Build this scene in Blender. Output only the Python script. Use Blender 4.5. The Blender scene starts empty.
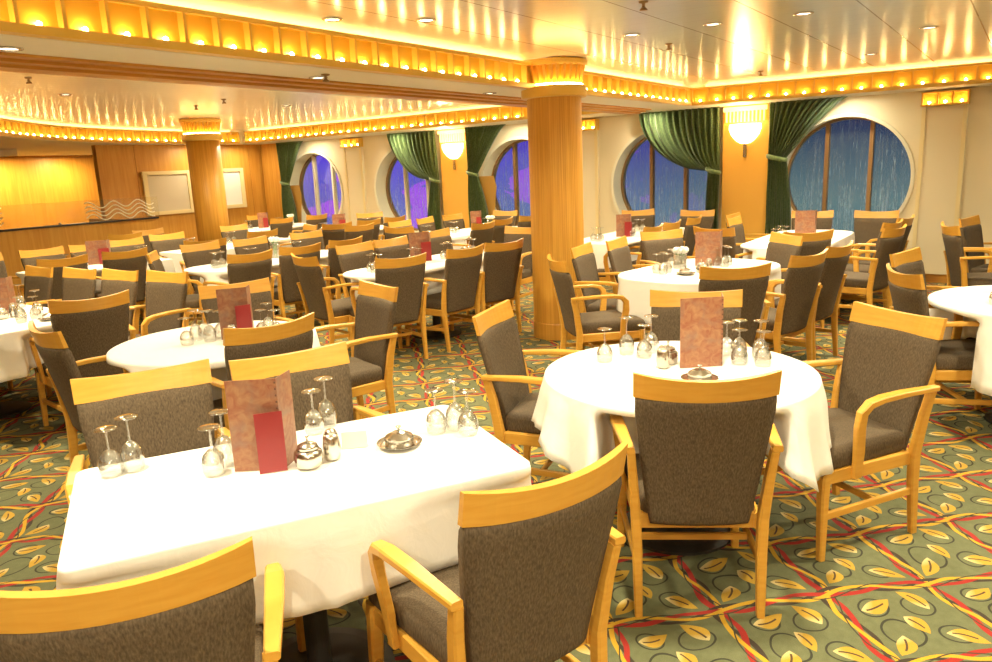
import bpy, bmesh, math, random
from math import sin, cos, pi, radians, sqrt, atan2
from mathutils import Matrix, Vector
random.seed(7)
C = bpy.context.scene.collection
S = bpy.context.scene

# ------------------------------------------------------------------ camera
cam = bpy.data.cameras.new('camera'); co = bpy.data.objects.new('camera', cam); C.objects.link(co)
cam.sensor_width = 36; cam.lens = 757 / 992 * 36; cam.clip_start = .05; cam.clip_end = 200
ya, pt, ro = .9549, .2136, .0441
fwd = Vector((sin(ya) * cos(pt), cos(ya) * cos(pt), -sin(pt))); rgt = Vector((cos(ya), -sin(ya), 0)); dwn = fwd.cross(rgt)
r2 = rgt * cos(ro) + dwn * sin(ro); d2 = -rgt * sin(ro) + dwn * cos(ro)
co.matrix_world = Matrix(((r2.x, -d2.x, -fwd.x, 0), (r2.y, -d2.y, -fwd.y, 0), (r2.z, -d2.z, -fwd.z, 1.65), (0, 0, 0, 1)))
S.camera = co
# ------------------------------------------------------------------ view + world
S.view_settings.view_transform = 'Standard'; S.view_settings.look = 'None'
S.view_settings.exposure = 0.54; S.view_settings.gamma = 1; S.view_settings.use_curve_mapping = False
try:
    S.cycles.sample_clamp_indirect = 6.0; S.cycles.max_bounces = 8; S.cycles.diffuse_bounces = 4
    S.cycles.transparent_max_bounces = 32
except Exception: pass

class E:                                             # small wrapper: arithmetic on shader sockets
    nt = None
    def __init__(s, k): s.k = k
    @staticmethod
    def m(op, *a):
        n = E.nt.nodes.new('ShaderNodeMath'); n.operation = op
        for i, v in enumerate(a):
            if isinstance(v, E): E.nt.links.new(v.k, n.inputs[i])
            else: n.inputs[i].default_value = float(v)
        return E(n.outputs[0])
    def __add__(s, o): return E.m('ADD', s, o)
    def __radd__(s, o): return E.m('ADD', o, s)
    def __sub__(s, o): return E.m('SUBTRACT', s, o)
    def __rsub__(s, o): return E.m('SUBTRACT', o, s)
    def __mul__(s, o): return E.m('MULTIPLY', s, o)
    def __rmul__(s, o): return E.m('MULTIPLY', s, o)
    def __truediv__(s, o): return E.m('DIVIDE', s, o)
    def lt(s, o): return E.m('LESS_THAN', s, o)
    def gt(s, o): return E.m('GREATER_THAN', s, o)
    def f(s, op, *a): return E.m(op, s, *a)
def cmix(f, a, b):
    n = E.nt.nodes.new('ShaderNodeMix'); n.data_type = 'RGBA'
    for sock, v in ((n.inputs[0], f), (n.inputs[6], a), (n.inputs[7], b)):
        if isinstance(v, E): E.nt.links.new(v.k, sock)
        elif isinstance(v, (int, float)): sock.default_value = v
        else: sock.default_value = (*v, 1)
    return E(n.outputs[2])
def coords(kind='Object'):
    t = E.nt.nodes.new('ShaderNodeTexCoord'); s = E.nt.nodes.new('ShaderNodeSeparateXYZ')
    E.nt.links.new(t.outputs[kind], s.inputs[0]); return E(s.outputs[0]), E(s.outputs[1]), E(s.outputs[2])
def noise(x, y, z, scale=5, detail=3, dist=0, rough=.5):
    c = E.nt.nodes.new('ShaderNodeCombineXYZ')
    for i, v in enumerate((x, y, z)):
        if isinstance(v, E): E.nt.links.new(v.k, c.inputs[i])
        else: c.inputs[i].default_value = v
    n = E.nt.nodes.new('ShaderNodeTexNoise'); n.inputs['Scale'].default_value = scale; n.inputs['Detail'].default_value = detail
    n.inputs['Distortion'].default_value = dist; n.inputs['Roughness'].default_value = rough
    E.nt.links.new(c.outputs[0], n.inputs['Vector']); return E(n.outputs[0])

w = bpy.data.worlds.new('night sky'); S.world = w; w.use_nodes = True
E.nt = w.node_tree; bg = E.nt.nodes['Background']
x, y, z = coords('Generated')
vio = ((y - .30) * 2.3).f('MINIMUM', 1).f('MAXIMUM', 0)
up = (z * 9.0 + .55).f('MINIMUM', 1).f('MAXIMUM', 0)
n1 = noise(x, y, z * 1.5, 11, 4, .8)
low = cmix(vio, (.085, .15, .155), (.09, .12, .42)); high = cmix(vio, (.010, .010, .060), (.11, .03, .70))
col = cmix(up, low, high)
col = cmix((n1.gt(.56)) * vio * .75, col, (.42, .07, .80))
E.nt.links.new(col.k, bg.inputs['Color']); bg.inputs['Strength'].default_value = .9

# ------------------------------------------------------------------ ceiling lamps (the downlights' light, plus added fill lamps)
def lamp(x, y, z, power, size=.16, colr=(1, .89, .62), kind='AREA', rot=None, sy=None, spread=None):
    l = bpy.data.lights.new('lamp', kind); l.energy = power; l.color = colr
    if kind == 'AREA':
        l.shape = 'DISK' if sy is None else 'RECTANGLE'; l.size = size
        if sy is not None: l.size_y = sy
        if spread: l.spread = spread
    else: l.shadow_soft_size = size
    o = bpy.data.objects.new('lamp', l); C.objects.link(o); o.location = (x, y, z)
    if rot: o.rotation_euler = rot
    return o
DOWN = [(3.68, 3.0), (2.4, .9), (.8, 2.2), (.5, -.6), (5.6, 1.96), (3.9, -.6), (7.2, .6), (8.6, 1.9), (7.3, 3.1), (-1, .6), (5.6, -1.6), (1.2, -2.2)]
DOWN2 = [(4.2, 8.3), (2.7, 6.0), (6.3, 6.0), (6.0, 9.2), (8.4, 7.6), (8.2, 11.0), (8.6, 5.6), (4.4, 5.4), (8.4, 9.4), (1.0, 5.6)]
PW = 33
for (a, b) in DOWN: lamp(a, b, 2.55, PW * 1.05, spread=radians(145))
for (a, b) in DOWN2: lamp(a, b, 2.55, PW * 1.1, spread=radians(145), colr=(1, .86, .56))
for b in (-.5, 2.0, 4.5, 6.9, 9.4, 11.8): lamp(10.38, b, 2.312, 11, .12, colr=(1, .90, .64))        # added wall-wash lamps without fittings, to brighten the window wall
lamp(-1.2, -.9, 2.2, 16, .7, (1, .88, .7), rot=(radians(62), 0, radians(-52)))     # added fill lamp behind the camera, stands in for a flash

# ------------------------------------------------------------------ materials
MATS = {}
def mat(name, base=(.8, .8, .8), rough=.5, metal=0, **kw):
    m = bpy.data.materials.new(name); m.use_nodes = True; b = m.node_tree.nodes['Principled BSDF']
    b.inputs['Base Color'].default_value = (*base, 1); b.inputs['Roughness'].default_value = rough; b.inputs['Metallic'].default_value = metal
    for k, v in kw.items():
        k = k.replace('_', ' ')
        if k in b.inputs: b.inputs[k].default_value = v
    E.nt = m.node_tree; MATS[name] = m; return m, b
def link(v, sock): E.nt.links.new(v.k, sock)
def bump(h, b, strength=.3, dist=.002):
    n = E.nt.nodes.new('ShaderNodeBump'); n.inputs['Strength'].default_value = strength; n.inputs['Distance'].default_value = dist
    link(h, n.inputs['Height']); E.nt.links.new(n.outputs[0], b.inputs['Normal'])
def emis(name, colr, s):
    m, b = mat(name, colr, .5); b.inputs['Emission Color'].default_value = (*colr, 1); b.inputs['Emission Strength'].default_value = s; return m
def wood(name, a, bcol, rough=.35, sx=3, sy=3, sz=40, sc=1.0):
    m, b = mat(name, a, rough); x, y, z = coords()
    n = noise(x * sx, y * sy, z * sz, sc, 4, .3); link(cmix((n - .35) * 2.6, a, bcol), b.inputs['Base Color']); return m
M_oak = wood('honey_maple', (.68, .36, .058), (.62, .30, .040), .32, 8, 8, 60)
M_shaft = wood('column_veneer', (.70, .36, .055), (.54, .245, .028), .45, 60, 60, 1.2)
M_pan = wood('wall_veneer', (.64, .33, .055), (.54, .24, .03), .45, 25, 25, 1.5)
M_trimw = wood('trim_wood', (.60, .29, .05), (.42, .17, .03), .4, 2, 2, 60)
M_gold, _ = mat('coffer_gold', (.80, .48, .05), .4)
M_goldrail, _ = mat('rail_gold', (.80, .50, .09), .35)
M_orange, _ = mat('pilaster_orange', (.82, .45, .075), .5)
M_bulb = emis('bulb_glow', (1, .72, .27), 68)
M_bulbring = emis('capital_glow', (1, .64, .20), 30)
M_shade = emis('sconce_glass', (1, .74, .36), 5)
M_lens = emis('downlight_lens', (1, .9, .7), 3)
M_rod = emis('sconce_rod', (1, .62, .16), 2.2)
M_strip = emis('cove_strip', (1, .74, .36), 8)
M_cream, b = mat('cream_wall', (.78, .68, .47), .6)
x, y, z = coords(); nn = noise(x, y, z, 160, 2); bump(nn, b, .15, .001)
M_soff, _ = mat('soffit_paint', (.84, .78, .64), .5)
M_steel, _ = mat('brushed_steel', (.62, .58, .52), .22, 1.0)
M_dark, _ = mat('dark_base', (.03, .025, .02), .5)
M_black, _ = mat('black', (.01, .01, .01), .6)
M_bronze, _ = mat('bronze_frame', (.32, .19, .08), .4, .4)
M_cloth, b = mat('table_linen', (.90, .88, .82), .75)
x, y, z = coords(); bump(noise(x, y, z, 9, 4, .8), b, .35, .012)
M_card, _ = mat('white_card', (.66, .60, .46), .6)
M_board, _ = mat('white_board', (.86, .85, .84), .5)
M_beige, _ = mat('beige_board', (.62, .55, .42), .6)
M_pearl, _ = mat('pearl_frame', (.80, .66, .36), .5)
M_blind, _ = mat('window_reveal', (.78, .74, .58), .5)
# upholstery
def fabric(name, a, bb):
    m, b = mat(name, a, .85); x, y, z = coords(); n = noise(x * 230, y * 230, z * 60, 1, 3); n2 = noise(x, y, z, 5, 2)
    link(cmix((n - .34) * 2.3, a, bb), b.inputs['Base Color']); bump(n, b, .4, .001); return m
M_fab = fabric('taupe_upholstery', (.066, .043, .022), (.155, .110, .061))
# ceiling: satin metal panels with joints
m, b = mat('ceiling_panels', (.80, .74, .60), .21, .26); M_ceil = m
x, y, z = coords()
jx = ((y - .43) / .576); jx = (jx - jx.f('FLOOR') - .5).f('ABSOLUTE').gt(.4915)
pl = (x / .225); pl = (pl - pl.f('FLOOR') - .5).f('ABSOLUTE').gt(.490)
jy = ((x - .47) / .675); jy = (jy - jy.f('FLOOR') - .5).f('ABSOLUTE').gt(.4955)
pid = (x / .225).f('FLOOR') * 7.3 + ((y - .43) / .576).f('FLOOR') * 3.1
tone = noise(pid, 0, 0, 1.7, 1)
c0 = cmix(tone, (.86, .84, .72), (.93, .92, .82))
c1 = cmix((jx * .75).f('MAXIMUM', pl * .22), c0, (.25, .17, .08))
link(c1, b.inputs['Base Color'])
wv = noise(x * 1.2, y * 1.2, 0, 2.2, 2)
h = wv * 1.0; bump(h, b, .03, .003)
m, b = mat('ceiling_planks', (.80, .74, .62), .25, .26); M_ceil2 = m
x, y, z = coords()
pl = (y / .15); pl = (pl - pl.f('FLOOR') - .5).f('ABSOLUTE').gt(.48)
link(cmix(pl * .35, (.91, .89, .78), (.40, .30, .18)), b.inputs['Base Color'])

# carpet
m, b = mat('leaf_carpet', (.1, .1, .05), .95); M_carpet = m
x, y, z = coords()
s = 1 / .428; a = radians(44)
x0, y0 = x - 2.81, y - .51
u = (x0 * cos(a) + y0 * sin(a)) * s; v = (y0 * cos(a) - x0 * sin(a)) * s
wob = (noise(x, y, 0, 2.6, 2) - .5) * .24
u = u + wob; v = v - wob
fu = u - u.f('FLOOR'); fv = v - v.f('FLOOR')
pile = noise(x, y, 0, 380, 2)
base = cmix(noise(x, y, 0, 30, 3), (.120, .132, .056), (.205, .215, .105))
col = base
def over(mask, c, amt=1.0):
    global col
    col = cmix(mask * amt if amt != 1.0 else mask, col, c)
def leaf(cx, cy, ang, L, W, flip=1):
    ca, sa = cos(ang), sin(ang)
    p = (fu - cx) * (ca / L) + (fv - cy) * (sa / L)
    q = (fv - cy) * (ca / W) - (fu - cx) * (sa / W) - p * p * .35 * flip
    bd = q.f('ABSOLUTE') + (p + .25) * (p + .25) * (p.gt(-.25) * .35 + .62)
    over(bd.lt(1.0), (.60, .36, .035))
    over(bd.lt(1.0) * ((p * 1.1 + q * (.5 * flip) + .05).f('MAXIMUM', 0).f('MINIMUM', 1)), (.80, .68, .34))
    over((q.f('ABSOLUTE') - .02).lt(.10) * (p).gt(-.9) * p.lt(.45), (.10, .05, .02))
def ring(cx, cy, r, asp=1.0, wd=.009):
    d = E.m('SQRT', (fu - cx) * (fu - cx) * asp + (fv - cy) * (fv - cy)) - r
    over(d.f('ABSOLUTE').lt(wd), (.035, .035, .02))
ring(.40, .68, .15, .7); ring(.68, .34, .14, 1.3); ring(.28, .30, .12, 1); ring(.74, .72, .12, 1.2)
leaf(.27, .27, radians(60), .135, .078, 1); leaf(.73, .28, radians(200), .13, .075, -1)
leaf(.28, .74, radians(330), .135, .075, 1); leaf(.73, .73, radians(95), .13, .078, -1); leaf(.51, .50, radians(20), .115, .068, 1)
def strand(t, d, ph, amp, wd, c, lo=None):
    o = (t * (2 * pi) + ph).f('SINE') * amp
    over((d - o).f('ABSOLUTE').lt(wd), c)
for (t, dd) in ((u, fv), (v, fu)):
    d = dd - (dd.gt(.5))
    strand(t, d, 2.2, .070, .022, (.05, .032, .02)); strand(t, d, 0, .040, .028, (.42, .018, .012)); strand(t, d, 3.3, .055, .022, (.70, .40, .02))
    strand(t, d, 4.6, .055, .007, (.05, .04, .02))
col = cmix((pile - .5) * .9 + .25, col, (.03, .025, .01))
link(col, b.inputs['Base Color']); bump(pile, b, .5, .004)
# curtain
m, b = mat('green_velvet', (.04, .1, .03), .55); M_curt = m
x, y, z = coords(); n = noise(x, y, z, 45, 3); link(cmix((n - .4) * 3, (.075, .135, .030), (.19, .25, .075)), b.inputs['Base Color'])
sp = noise(x, y, z, 170, 1).gt(.78); b.inputs['Sheen Weight'].default_value = .5
M_lining, _ = mat('curtain_lining', (.70, .42, .10), .7)
# wet window glass
m = bpy.data.materials.new('wet_glass'); m.use_nodes = True; E.nt = m.node_tree; MATS['wet'] = m; M_wet = m
for n_ in list(m.node_tree.nodes): m.node_tree.nodes.remove(n_)
x, y, z = coords()
def N(t): return E.nt.nodes.new(t)
st = noise(x, y * 46, z * 1.6, 1.0, 3, .25); st2 = noise(x, y * 120, z * 9, 1.0, 2, .3)
k = ((st - .44) * 3.2).f('MAXIMUM', 0).f('MINIMUM', 1) * .55 + ((st2 - .52) * 4).f('MAXIMUM', 0).f('MINIMUM', 1) * .45
tr = N('ShaderNodeBsdfTransparent'); tr.inputs[0].default_value = (1, 1, 1, 1)
tl = N('ShaderNodeBsdfTranslucent'); tl.inputs[0].default_value = (.4, .5, .5, 1)
df = N('ShaderNodeBsdfDiffuse'); df.inputs[0].default_value = (.38, .46, .44, 1)
gl = N('ShaderNodeBsdfGlossy'); gl.inputs['Roughness'].default_value = .06
a1 = N('ShaderNodeAddShader'); E.nt.links.new(tl.outputs[0], a1.inputs[0]); E.nt.links.new(df.outputs[0], a1.inputs[1])
mx = N('ShaderNodeMixShader'); link(k * ((2.25 - z) * .75).f('MINIMUM', 1).f('MAXIMUM', .5), mx.inputs[0]); E.nt.links.new(tr.outputs[0], mx.inputs[1]); E.nt.links.new(a1.outputs[0], mx.inputs[2])
lw = N('ShaderNodeFresnel'); lw.inputs[0].default_value = 1.3
mx2 = N('ShaderNodeMixShader'); E.nt.links.new(lw.outputs[0], mx2.inputs[0]); E.nt.links.new(mx.outputs[0], mx2.inputs[1]); E.nt.links.new(gl.outputs[0], mx2.inputs[2])
ou = N('ShaderNodeOutputMaterial'); E.nt.links.new(mx2.outputs[0], ou.inputs[0])
# thin glass (stemware, rail panels)
def thin_glass(name, tint, base, pw, frost=0.0):
    m = bpy.data.materials.new(name); m.use_nodes = True; E.nt = m.node_tree
    for n_ in list(m.node_tree.nodes): m.node_tree.nodes.remove(n_)
    tr = N('ShaderNodeBsdfTransparent'); tr.inputs[0].default_value = (*tint, 1)
    g = N('ShaderNodeBsdfGlossy'); g.inputs['Roughness'].default_value = .04
    lw = N('ShaderNodeLayerWeight'); lw.inputs[0].default_value = .5
    f = E(lw.outputs['Facing']).f('POWER', pw) * .75 + base
    mx = N('ShaderNodeMixShader'); link(f, mx.inputs[0]); E.nt.links.new(tr.outputs[0], mx.inputs[1]); E.nt.links.new(g.outputs[0], mx.inputs[2])
    ou = N('ShaderNodeOutputMaterial'); last = mx
    if frost:
        d = N('ShaderNodeBsdfDiffuse'); d.inputs[0].default_value = (.85, .8, .62, 1)
        m3 = N('ShaderNodeMixShader'); m3.inputs[0].default_value = frost
        E.nt.links.new(mx.outputs[0], m3.inputs[1]); E.nt.links.new(d.outputs[0], m3.inputs[2]); last = m3
    E.nt.links.new(last.outputs[0], ou.inputs[0]); return m
M_glass = thin_glass('stemware_glass', (.97, .97, .96), .17, 1.4)
M_railglass = thin_glass('rail_glass', (.97, .95, .88), .03, 3, .05)
M_frost, _ = mat('etched_frost', (.88, .84, .66), .6)
# menu covers
m, b = mat('marbled_menu', (.4, .15, .1), .4); M_menu = m
x, y, z = coords(); n = noise(x, y, z, 26, 5, 1.6); n2 = noise(x + 3, y, z, 14, 3, .6)
c = cmix((n - .35) * 3, (.24, .08, .040), (.33, .17, .085)); c = cmix((n2 - .5) * 3.0, c, (.20, .13, .10)); link(c, b.inputs['Base Color'])
M_red, _ = mat('crimson_leaflet', (.26, .02, .022), .35)
M_stitch, _ = mat('stitch_thread', (.12, .05, .03), .7)
M_stem, _ = mat('flower_green', (.10, .28, .04), .5)
M_flower, _ = mat('flower_white', (.9, .9, .82), .6)

# ------------------------------------------------------------------ mesh helpers
def obj(name, bm, m, parent=None, smooth=False, loc=None):
    me = bpy.data.meshes.new(name); bmesh.ops.recalc_face_normals(bm, faces=bm.faces); bm.to_mesh(me); bm.free()
    if smooth:
        for p in me.polygons: p.use_smooth = True
    for mm in (m if isinstance(m, (list, tuple)) else [m]): me.materials.append(mm)
    o = bpy.data.objects.new(name, me); C.objects.link(o)
    if parent: o.parent = parent
    if loc: o.location = loc
    return o
def empty(name, label, cat, loc=(0, 0, 0), rz=0, group=None):
    o = bpy.data.objects.new(name, None); C.objects.link(o); o.location = loc; o.rotation_euler = (0, 0, rz); o.empty_display_size = .1
    o['label'] = label; o['category'] = cat
    if group: o['group'] = group
    return o
def tag(o, label, cat, group=None):
    o['label'] = label; o['category'] = cat
    if group: o['group'] = group
    return o
def struct(name, bm, m, parent=None, smooth=False):
    o = obj(name, bm, m, parent, smooth)
    if not parent: o['kind'] = 'structure'
    return o
def box(bm, x0, x1, y0, y1, z0, z1, bev=0, mi=0):
    vs = [bm.verts.new((x, y, z)) for x in (x0, x1) for y in (y0, y1) for z in (z0, z1)]
    fs = [bm.faces.new([vs[i] for i in f]) for f in ((0, 1, 3, 2), (4, 6, 7, 5), (0, 4, 5, 1), (2, 3, 7, 6), (0, 2, 6, 4), (1, 5, 7, 3))]
    for f in fs: f.material_index = mi
    if bev: bmesh.ops.bevel(bm, geom=list({e for f in fs for e in f.edges}), offset=bev, segments=2, affect='EDGES')
    return vs
def loft(bm, rings, close=True, cap=True, mi=0):
    R = [[bm.verts.new(p) for p in r] for r in rings]; n = len(R[0])
    for a_, b_ in zip(R, R[1:]):
        for i in range(n if close else n - 1):
            f = bm.faces.new((a_[i], a_[(i + 1) % n], b_[(i + 1) % n], b_[i])); f.material_index = mi
    if cap and close:
        bm.faces.new(R[0][::-1]).material_index = mi; bm.faces.new(R[-1]).material_index = mi
    return R
def lathe(bm, prof, n=20, c=(0, 0), cap=False):
    rings = []
    for (r, z) in prof: rings.append([(c[0] + r * cos(2 * pi * i / n), c[1] + r * sin(2 * pi * i / n), z) for i in range(n)])
    return loft(bm, rings, True, cap)
def bar(bm, pts, wx, wy, bev=.006):
    """square bar through points [(x,y,z,width,depth)]; rings horizontal or following the path"""
    rings = []
    for i, p in enumerate(pts):
        P = Vector(p[:3]); a_ = Vector(pts[max(i - 1, 0)][:3]); b_ = Vector(pts[min(i + 1, len(pts) - 1)][:3]); t = (b_ - a_).normalized()
        X = Vector((1, 0, 0)); X = (X - t * X.dot(t)).normalized(); Y = t.cross(X)
        w_, d_ = (p[3], p[4]) if len(p) > 3 else (wx, wy); c_ = min(w_, d_) * .18
        q = [(-w_ + c_ * 2, -d_), (w_ - c_ * 2, -d_), (w_, -d_ + c_ * 2), (w_, d_ - c_ * 2), (w_ - c_ * 2, d_), (-w_ + c_ * 2, d_), (-w_, d_ - c_ * 2), (-w_, -d_ + c_ * 2)]
        q = [(a_ / 2, b_ / 2) for a_, b_ in q]
        rings.append([P + X * q_[0] + Y * q_[1] for q_ in q])
    loft(bm, rings)
def tube(bm, pts, r, n=8):
    rings = []
    for i, p in enumerate(pts):
        P = Vector(p); a_ = Vector(pts[max(i - 1, 0)]); b_ = Vector(pts[min(i + 1, len(pts) - 1)]); t = (b_ - a_).normalized()
        X = Vector((0, 0, 1)) if abs(t.z) < .9 else Vector((1, 0, 0)); X = (X - t * X.dot(t)).normalized(); Y = t.cross(X)
        rr = r[i] if isinstance(r, (list, tuple)) else r
        rings.append([P + X * rr * cos(2 * pi * k / n) + Y * rr * sin(2 * pi * k / n) for k in range(n)])
    loft(bm, rings)
def dup(root, loc, rz, label=None, group=None):
    r = root.copy(); C.objects.link(r); r.location = loc; r.rotation_euler = (0, 0, rz)
    if label: r['label'] = label
    if group: r['group'] = group
    for ch in root.children:
        c_ = ch.copy(); C.objects.link(c_); c_.parent = r
        for g in ch.children:
            d_ = g.copy(); C.objects.link(d_); d_.parent = c_
    return r

# ------------------------------------------------------------------ the setting
ZC, ZS = 2.575, 2.32                # ceiling trays, soffit underside
WX = 10.8                          # window wall
X0, Y0, Y1 = -3.6, -4.2, 13.5
bm = bmesh.new(); box(bm, X0, WX + .5, Y0, 18.2, -.1, 0); struct('floor', bm, M_carpet)
bm = bmesh.new(); box(bm, X0, WX + .5, Y0, 4.2, ZC, ZC + .1); struct('ceiling', bm, M_ceil)
bm = bmesh.new(); box(bm, X0, WX + .5, 4.2, 18.2, ZC, ZC + .1); struct('ceiling_far', bm, M_ceil2)
# soffits
bm = bmesh.new(); box(bm, X0, 9.95, 3.83, 4.55, ZS, 2.50); struct('trim_1', bm, M_soff)
bm = bmesh.new(); loft(bm, [[(10.86, Y0, z_), (WX, Y0, z_), (WX, 3.75, z_), (10.03, 3.75, z_)] for z_ in (ZS, 2.50)]); box(bm, 9.95, WX, 3.75, Y1, ZS, 2.50); struct('trim_2', bm, M_soff)
bm = bmesh.new()
box(bm, X0, 9.93, 4.30, 4.62, ZS - .016, ZS - .001); box(bm, X0, 9.93, 4.38, 4.62, ZS - .034, ZS - .016); box(bm, X0, 9.93, 4.46, 4.62, ZS - .052, ZS - .034); box(bm, X0, 9.93, 4.555, 4.62, ZS - .034, 2.5); struct('trim_3', bm, M_trimw)
curve = [(X0, .6), (-1.2, 3.2), (.6, 5.3), (2.0, 7.3), (3.3, 9.2), (4.7, 11.0), (6.1, 12.3), (7.7, 13.2), (9.2, 13.62), (9.87, 13.45)]
curve = [(-2.0, 4.62), (0.6, 5.6), (2.0, 7.3), (3.3, 9.2), (4.7, 11.0), (6.1, 12.2), (7.7, 12.85), (9.2, 13.1), (9.87, 12.95)]
def smooth_poly(P, step=.21):
    out = []; n = len(P)
    for i in range(n - 1):
        p0, p1, p2, p3 = P[max(i - 1, 0)], P[i], P[i + 1], P[min(i + 2, n - 1)]
        for k in range(12):
            t = k / 12
            out.append(tuple(.5 * ((2 * p1[j]) + (-p0[j] + p2[j]) * t + (2 * p0[j] - 5 * p1[j] + 4 * p2[j] - p3[j]) * t * t + (-p0[j] + 3 * p1[j] - 3 * p2[j] + p3[j]) * t ** 3) for j in (0, 1)))
    out.append(P[-1]); res = [out[0]]; acc = 0
    for a_, b_ in zip(out, out[1:]):
        L = math.dist(a_, b_); 
        while acc + L >= step:
            t = (step - acc) / L; a_ = (a_[0] + (b_[0] - a_[0]) * t, a_[1] + (b_[1] - a_[1]) * t); res.append(a_); L = math.dist(a_, b_); acc = 0
        acc += L
    return res
far_path = smooth_poly(curve)
_poly = [(p[0], p[1]) for p in far_path] + [(9.95, 12.95), (9.95, 18.2), (X0, 18.2), (X0, 4.62)]
bm = bmesh.new()
def off(P, i, d):
    a_ = Vector(P[max(i - 1, 0)]); b_ = Vector(P[min(i + 1, len(P) - 1)]); t = (b_ - a_).normalized(); return Vector(P[i]) + Vector((-t.y, t.x)) * d
pp = [tuple(off(far_path, i, .09)) for i in range(len(far_path))] + [(9.95, 13.05), (9.95, 18.2), (X0, 18.2), (X0, 4.7)]
vb = [bm.verts.new((p[0], p[1], ZS)) for p in pp]; vt = [bm.verts.new((p[0], p[1], 2.50)) for p in pp]
f = bm.faces.new(vb); f2 = bm.faces.new(vt)
for i in range(len(pp)): bm.faces.new((vb[i], vb[(i + 1) % len(pp)], vt[(i + 1) % len(pp)], vt[i]))
bmesh.ops.triangulate(bm, faces=[f, f2]); struct('trim_4', bm, M_soff)
# coffered light cornices
def cornice(name, path, side, lab):
    """path: points every .21 m; side=+1 puts the recess to the left of the path direction"""
    n = len(path); D = .052 * side
    def sweep(d0, d1, z0, z1, m, nm, par=None):
        bm = bmesh.new(); rings = []
        for i in range(n):
            a_, b_ = off(path, i, d0), off(path, i, d1)
            rings.append([(a_.x, a_.y, z0), (b_.x, b_.y, z0), (b_.x, b_.y, z1), (a_.x, a_.y, z1)])
        loft(bm, rings); return obj(nm, bm, m, par)
    root = sweep(-.012 * side, D * 1.2, ZS, ZS + .042, M_goldrail, name); root['kind'] = 'structure'
    sweep(-.006 * side, D * .5, ZS + .195, ZS + .22, M_goldrail, 'top_rail', root)
    sweep(D, D * 1.15, ZS + .042, ZS + .22, M_gold, 'back_panel', root)
    sweep(D * 1.5, D * 1.9, ZS + .19, ZS + .20, M_strip, 'cove_strip', root)
    sweep(D * 2.4, D * 2.7, 2.495, ZC, M_soff, 'cove_back', root)
    pm = bmesh.new(); box(pm, -.009, .009, 0, abs(D), ZS + .042, ZS + .196); ps = None
    bmm = bmesh.new(); bmesh.ops.create_icosphere(bmm, subdivisions=1, radius=.015); bs = None
    for i in range(n):
        t = (Vector(path[min(i + 1, n - 1)]) - Vector(path[max(i - 1, 0)])).normalized(); ang = atan2(t.y, t.x) + (0 if side > 0 else pi)
        if math.dist(path[i], (6.33, 3.706)) > .25:
            if ps is None: ps = obj('coffer_post', pm, M_goldrail, root); o = ps
            else: o = ps.copy(); C.objects.link(o)
            o.location = (path[i][0], path[i][1], 0); o.rotation_euler = (0, 0, ang)
        if i < n - 1 and math.dist(path[i], (6.33, 3.706)) > .25:
            mid = (Vector(path[i]) + Vector(path[i + 1])) / 2; nn_ = Vector((-t.y, t.x)) * D * .6; q = mid + nn_
            if bs is None: bs = obj('bulb', bmm, M_bulb, root); o = bs
            else: o = bs.copy(); C.objects.link(o)
            o.location = (q.x, q.y, ZS + .054)
    return root
bm = bmesh.new(); box(bm, 9.86, 10.25, 3.86, 4.1, 2.495, ZC); box(bm, 10.05, 10.25, 3.6, 4.1, 2.495, ZC); struct('trim_9', bm, M_soff)
bm = bmesh.new(); box(bm, 9.7, 10.15, 13.06, 13.2, 2.495, ZC); box(bm, 10.0, 10.15, 12.3, 13.2, 2.495, ZC); struct('trim_10', bm, M_soff)
P1 = [(9.93 - .21 * i, 3.75) for i in range(46)]            # beam face, seen from the camera side
cornice('trim_5', P1, -1, 'beam')
P2 = [(9.95 + .022 * i, 3.75 - .21 * i) for i in range(28)]
cornice('trim_6', P2, 1, 'window side')
P3 = [(9.87, 4.66 + .21 * i) for i in range(40)]
cornice('trim_7', P3, -1, 'far window side')
cornice('trim_8', far_path, 1, 'far curve')

# window wall with round openings
WY = [2.02 + 2.5 * k for k in range(-1, 5)]      # window centres
RW, ZW, DEP = .79, 1.30, .30
def round_wall():
    bm = bmesh.new(); prevY = Y0
    for yc in WY:
        h0, h1 = yc - 1.0, yc + 1.0
        if h0 > prevY: vs = [bm.verts.new(p) for p in ((WX, prevY, 0), (WX, h0, 0), (WX, h0, 2.62), (WX, prevY, 2.62))]; bm.faces.new(vs)
        angs = sorted(set([round(2 * pi * i / 72 - pi, 5) for i in range(72)] + [round(atan2(b_ - ZW, a_), 5) for a_ in (-1, 1) for b_ in (0, 2.62)]))
        inn, outr = [], []
        for a_ in angs:
            c_, s_ = cos(a_), sin(a_); k = min(1.0 / abs(c_) if abs(c_) > 1e-6 else 1e9, ((2.62 - ZW) if s_ > 0 else ZW) / abs(s_) if abs(s_) > 1e-6 else 1e9)
            inn.append((yc + RW * c_, ZW + RW * s_)); outr.append((yc + k * c_, ZW + k * s_))
        vi = [bm.verts.new((WX, p[0], p[1])) for p in inn]; vo = [bm.verts.new((WX, p[0], p[1])) for p in outr]; vd = [bm.verts.new((WX + DEP, ZY[0], ZY[1])) for ZY in inn]
        n = len(angs)
        for i in range(n):
            j = (i + 1) % n; bm.faces.new((vi[i], vi[j], vo[j], vo[i])); bm.faces.new((vi[j], vi[i], vd[i], vd[j])).material_index = 1
        prevY = h1
    vs = [bm.verts.new(p) for p in ((WX, prevY, 0), (WX, Y1, 0), (WX, Y1, 2.62), (WX, prevY, 2.62))]; bm.faces.new(vs)
    return bm
bm = round_wall(); struct('wall_windows', bm, [M_cream, M_blind])
NW = []
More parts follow.
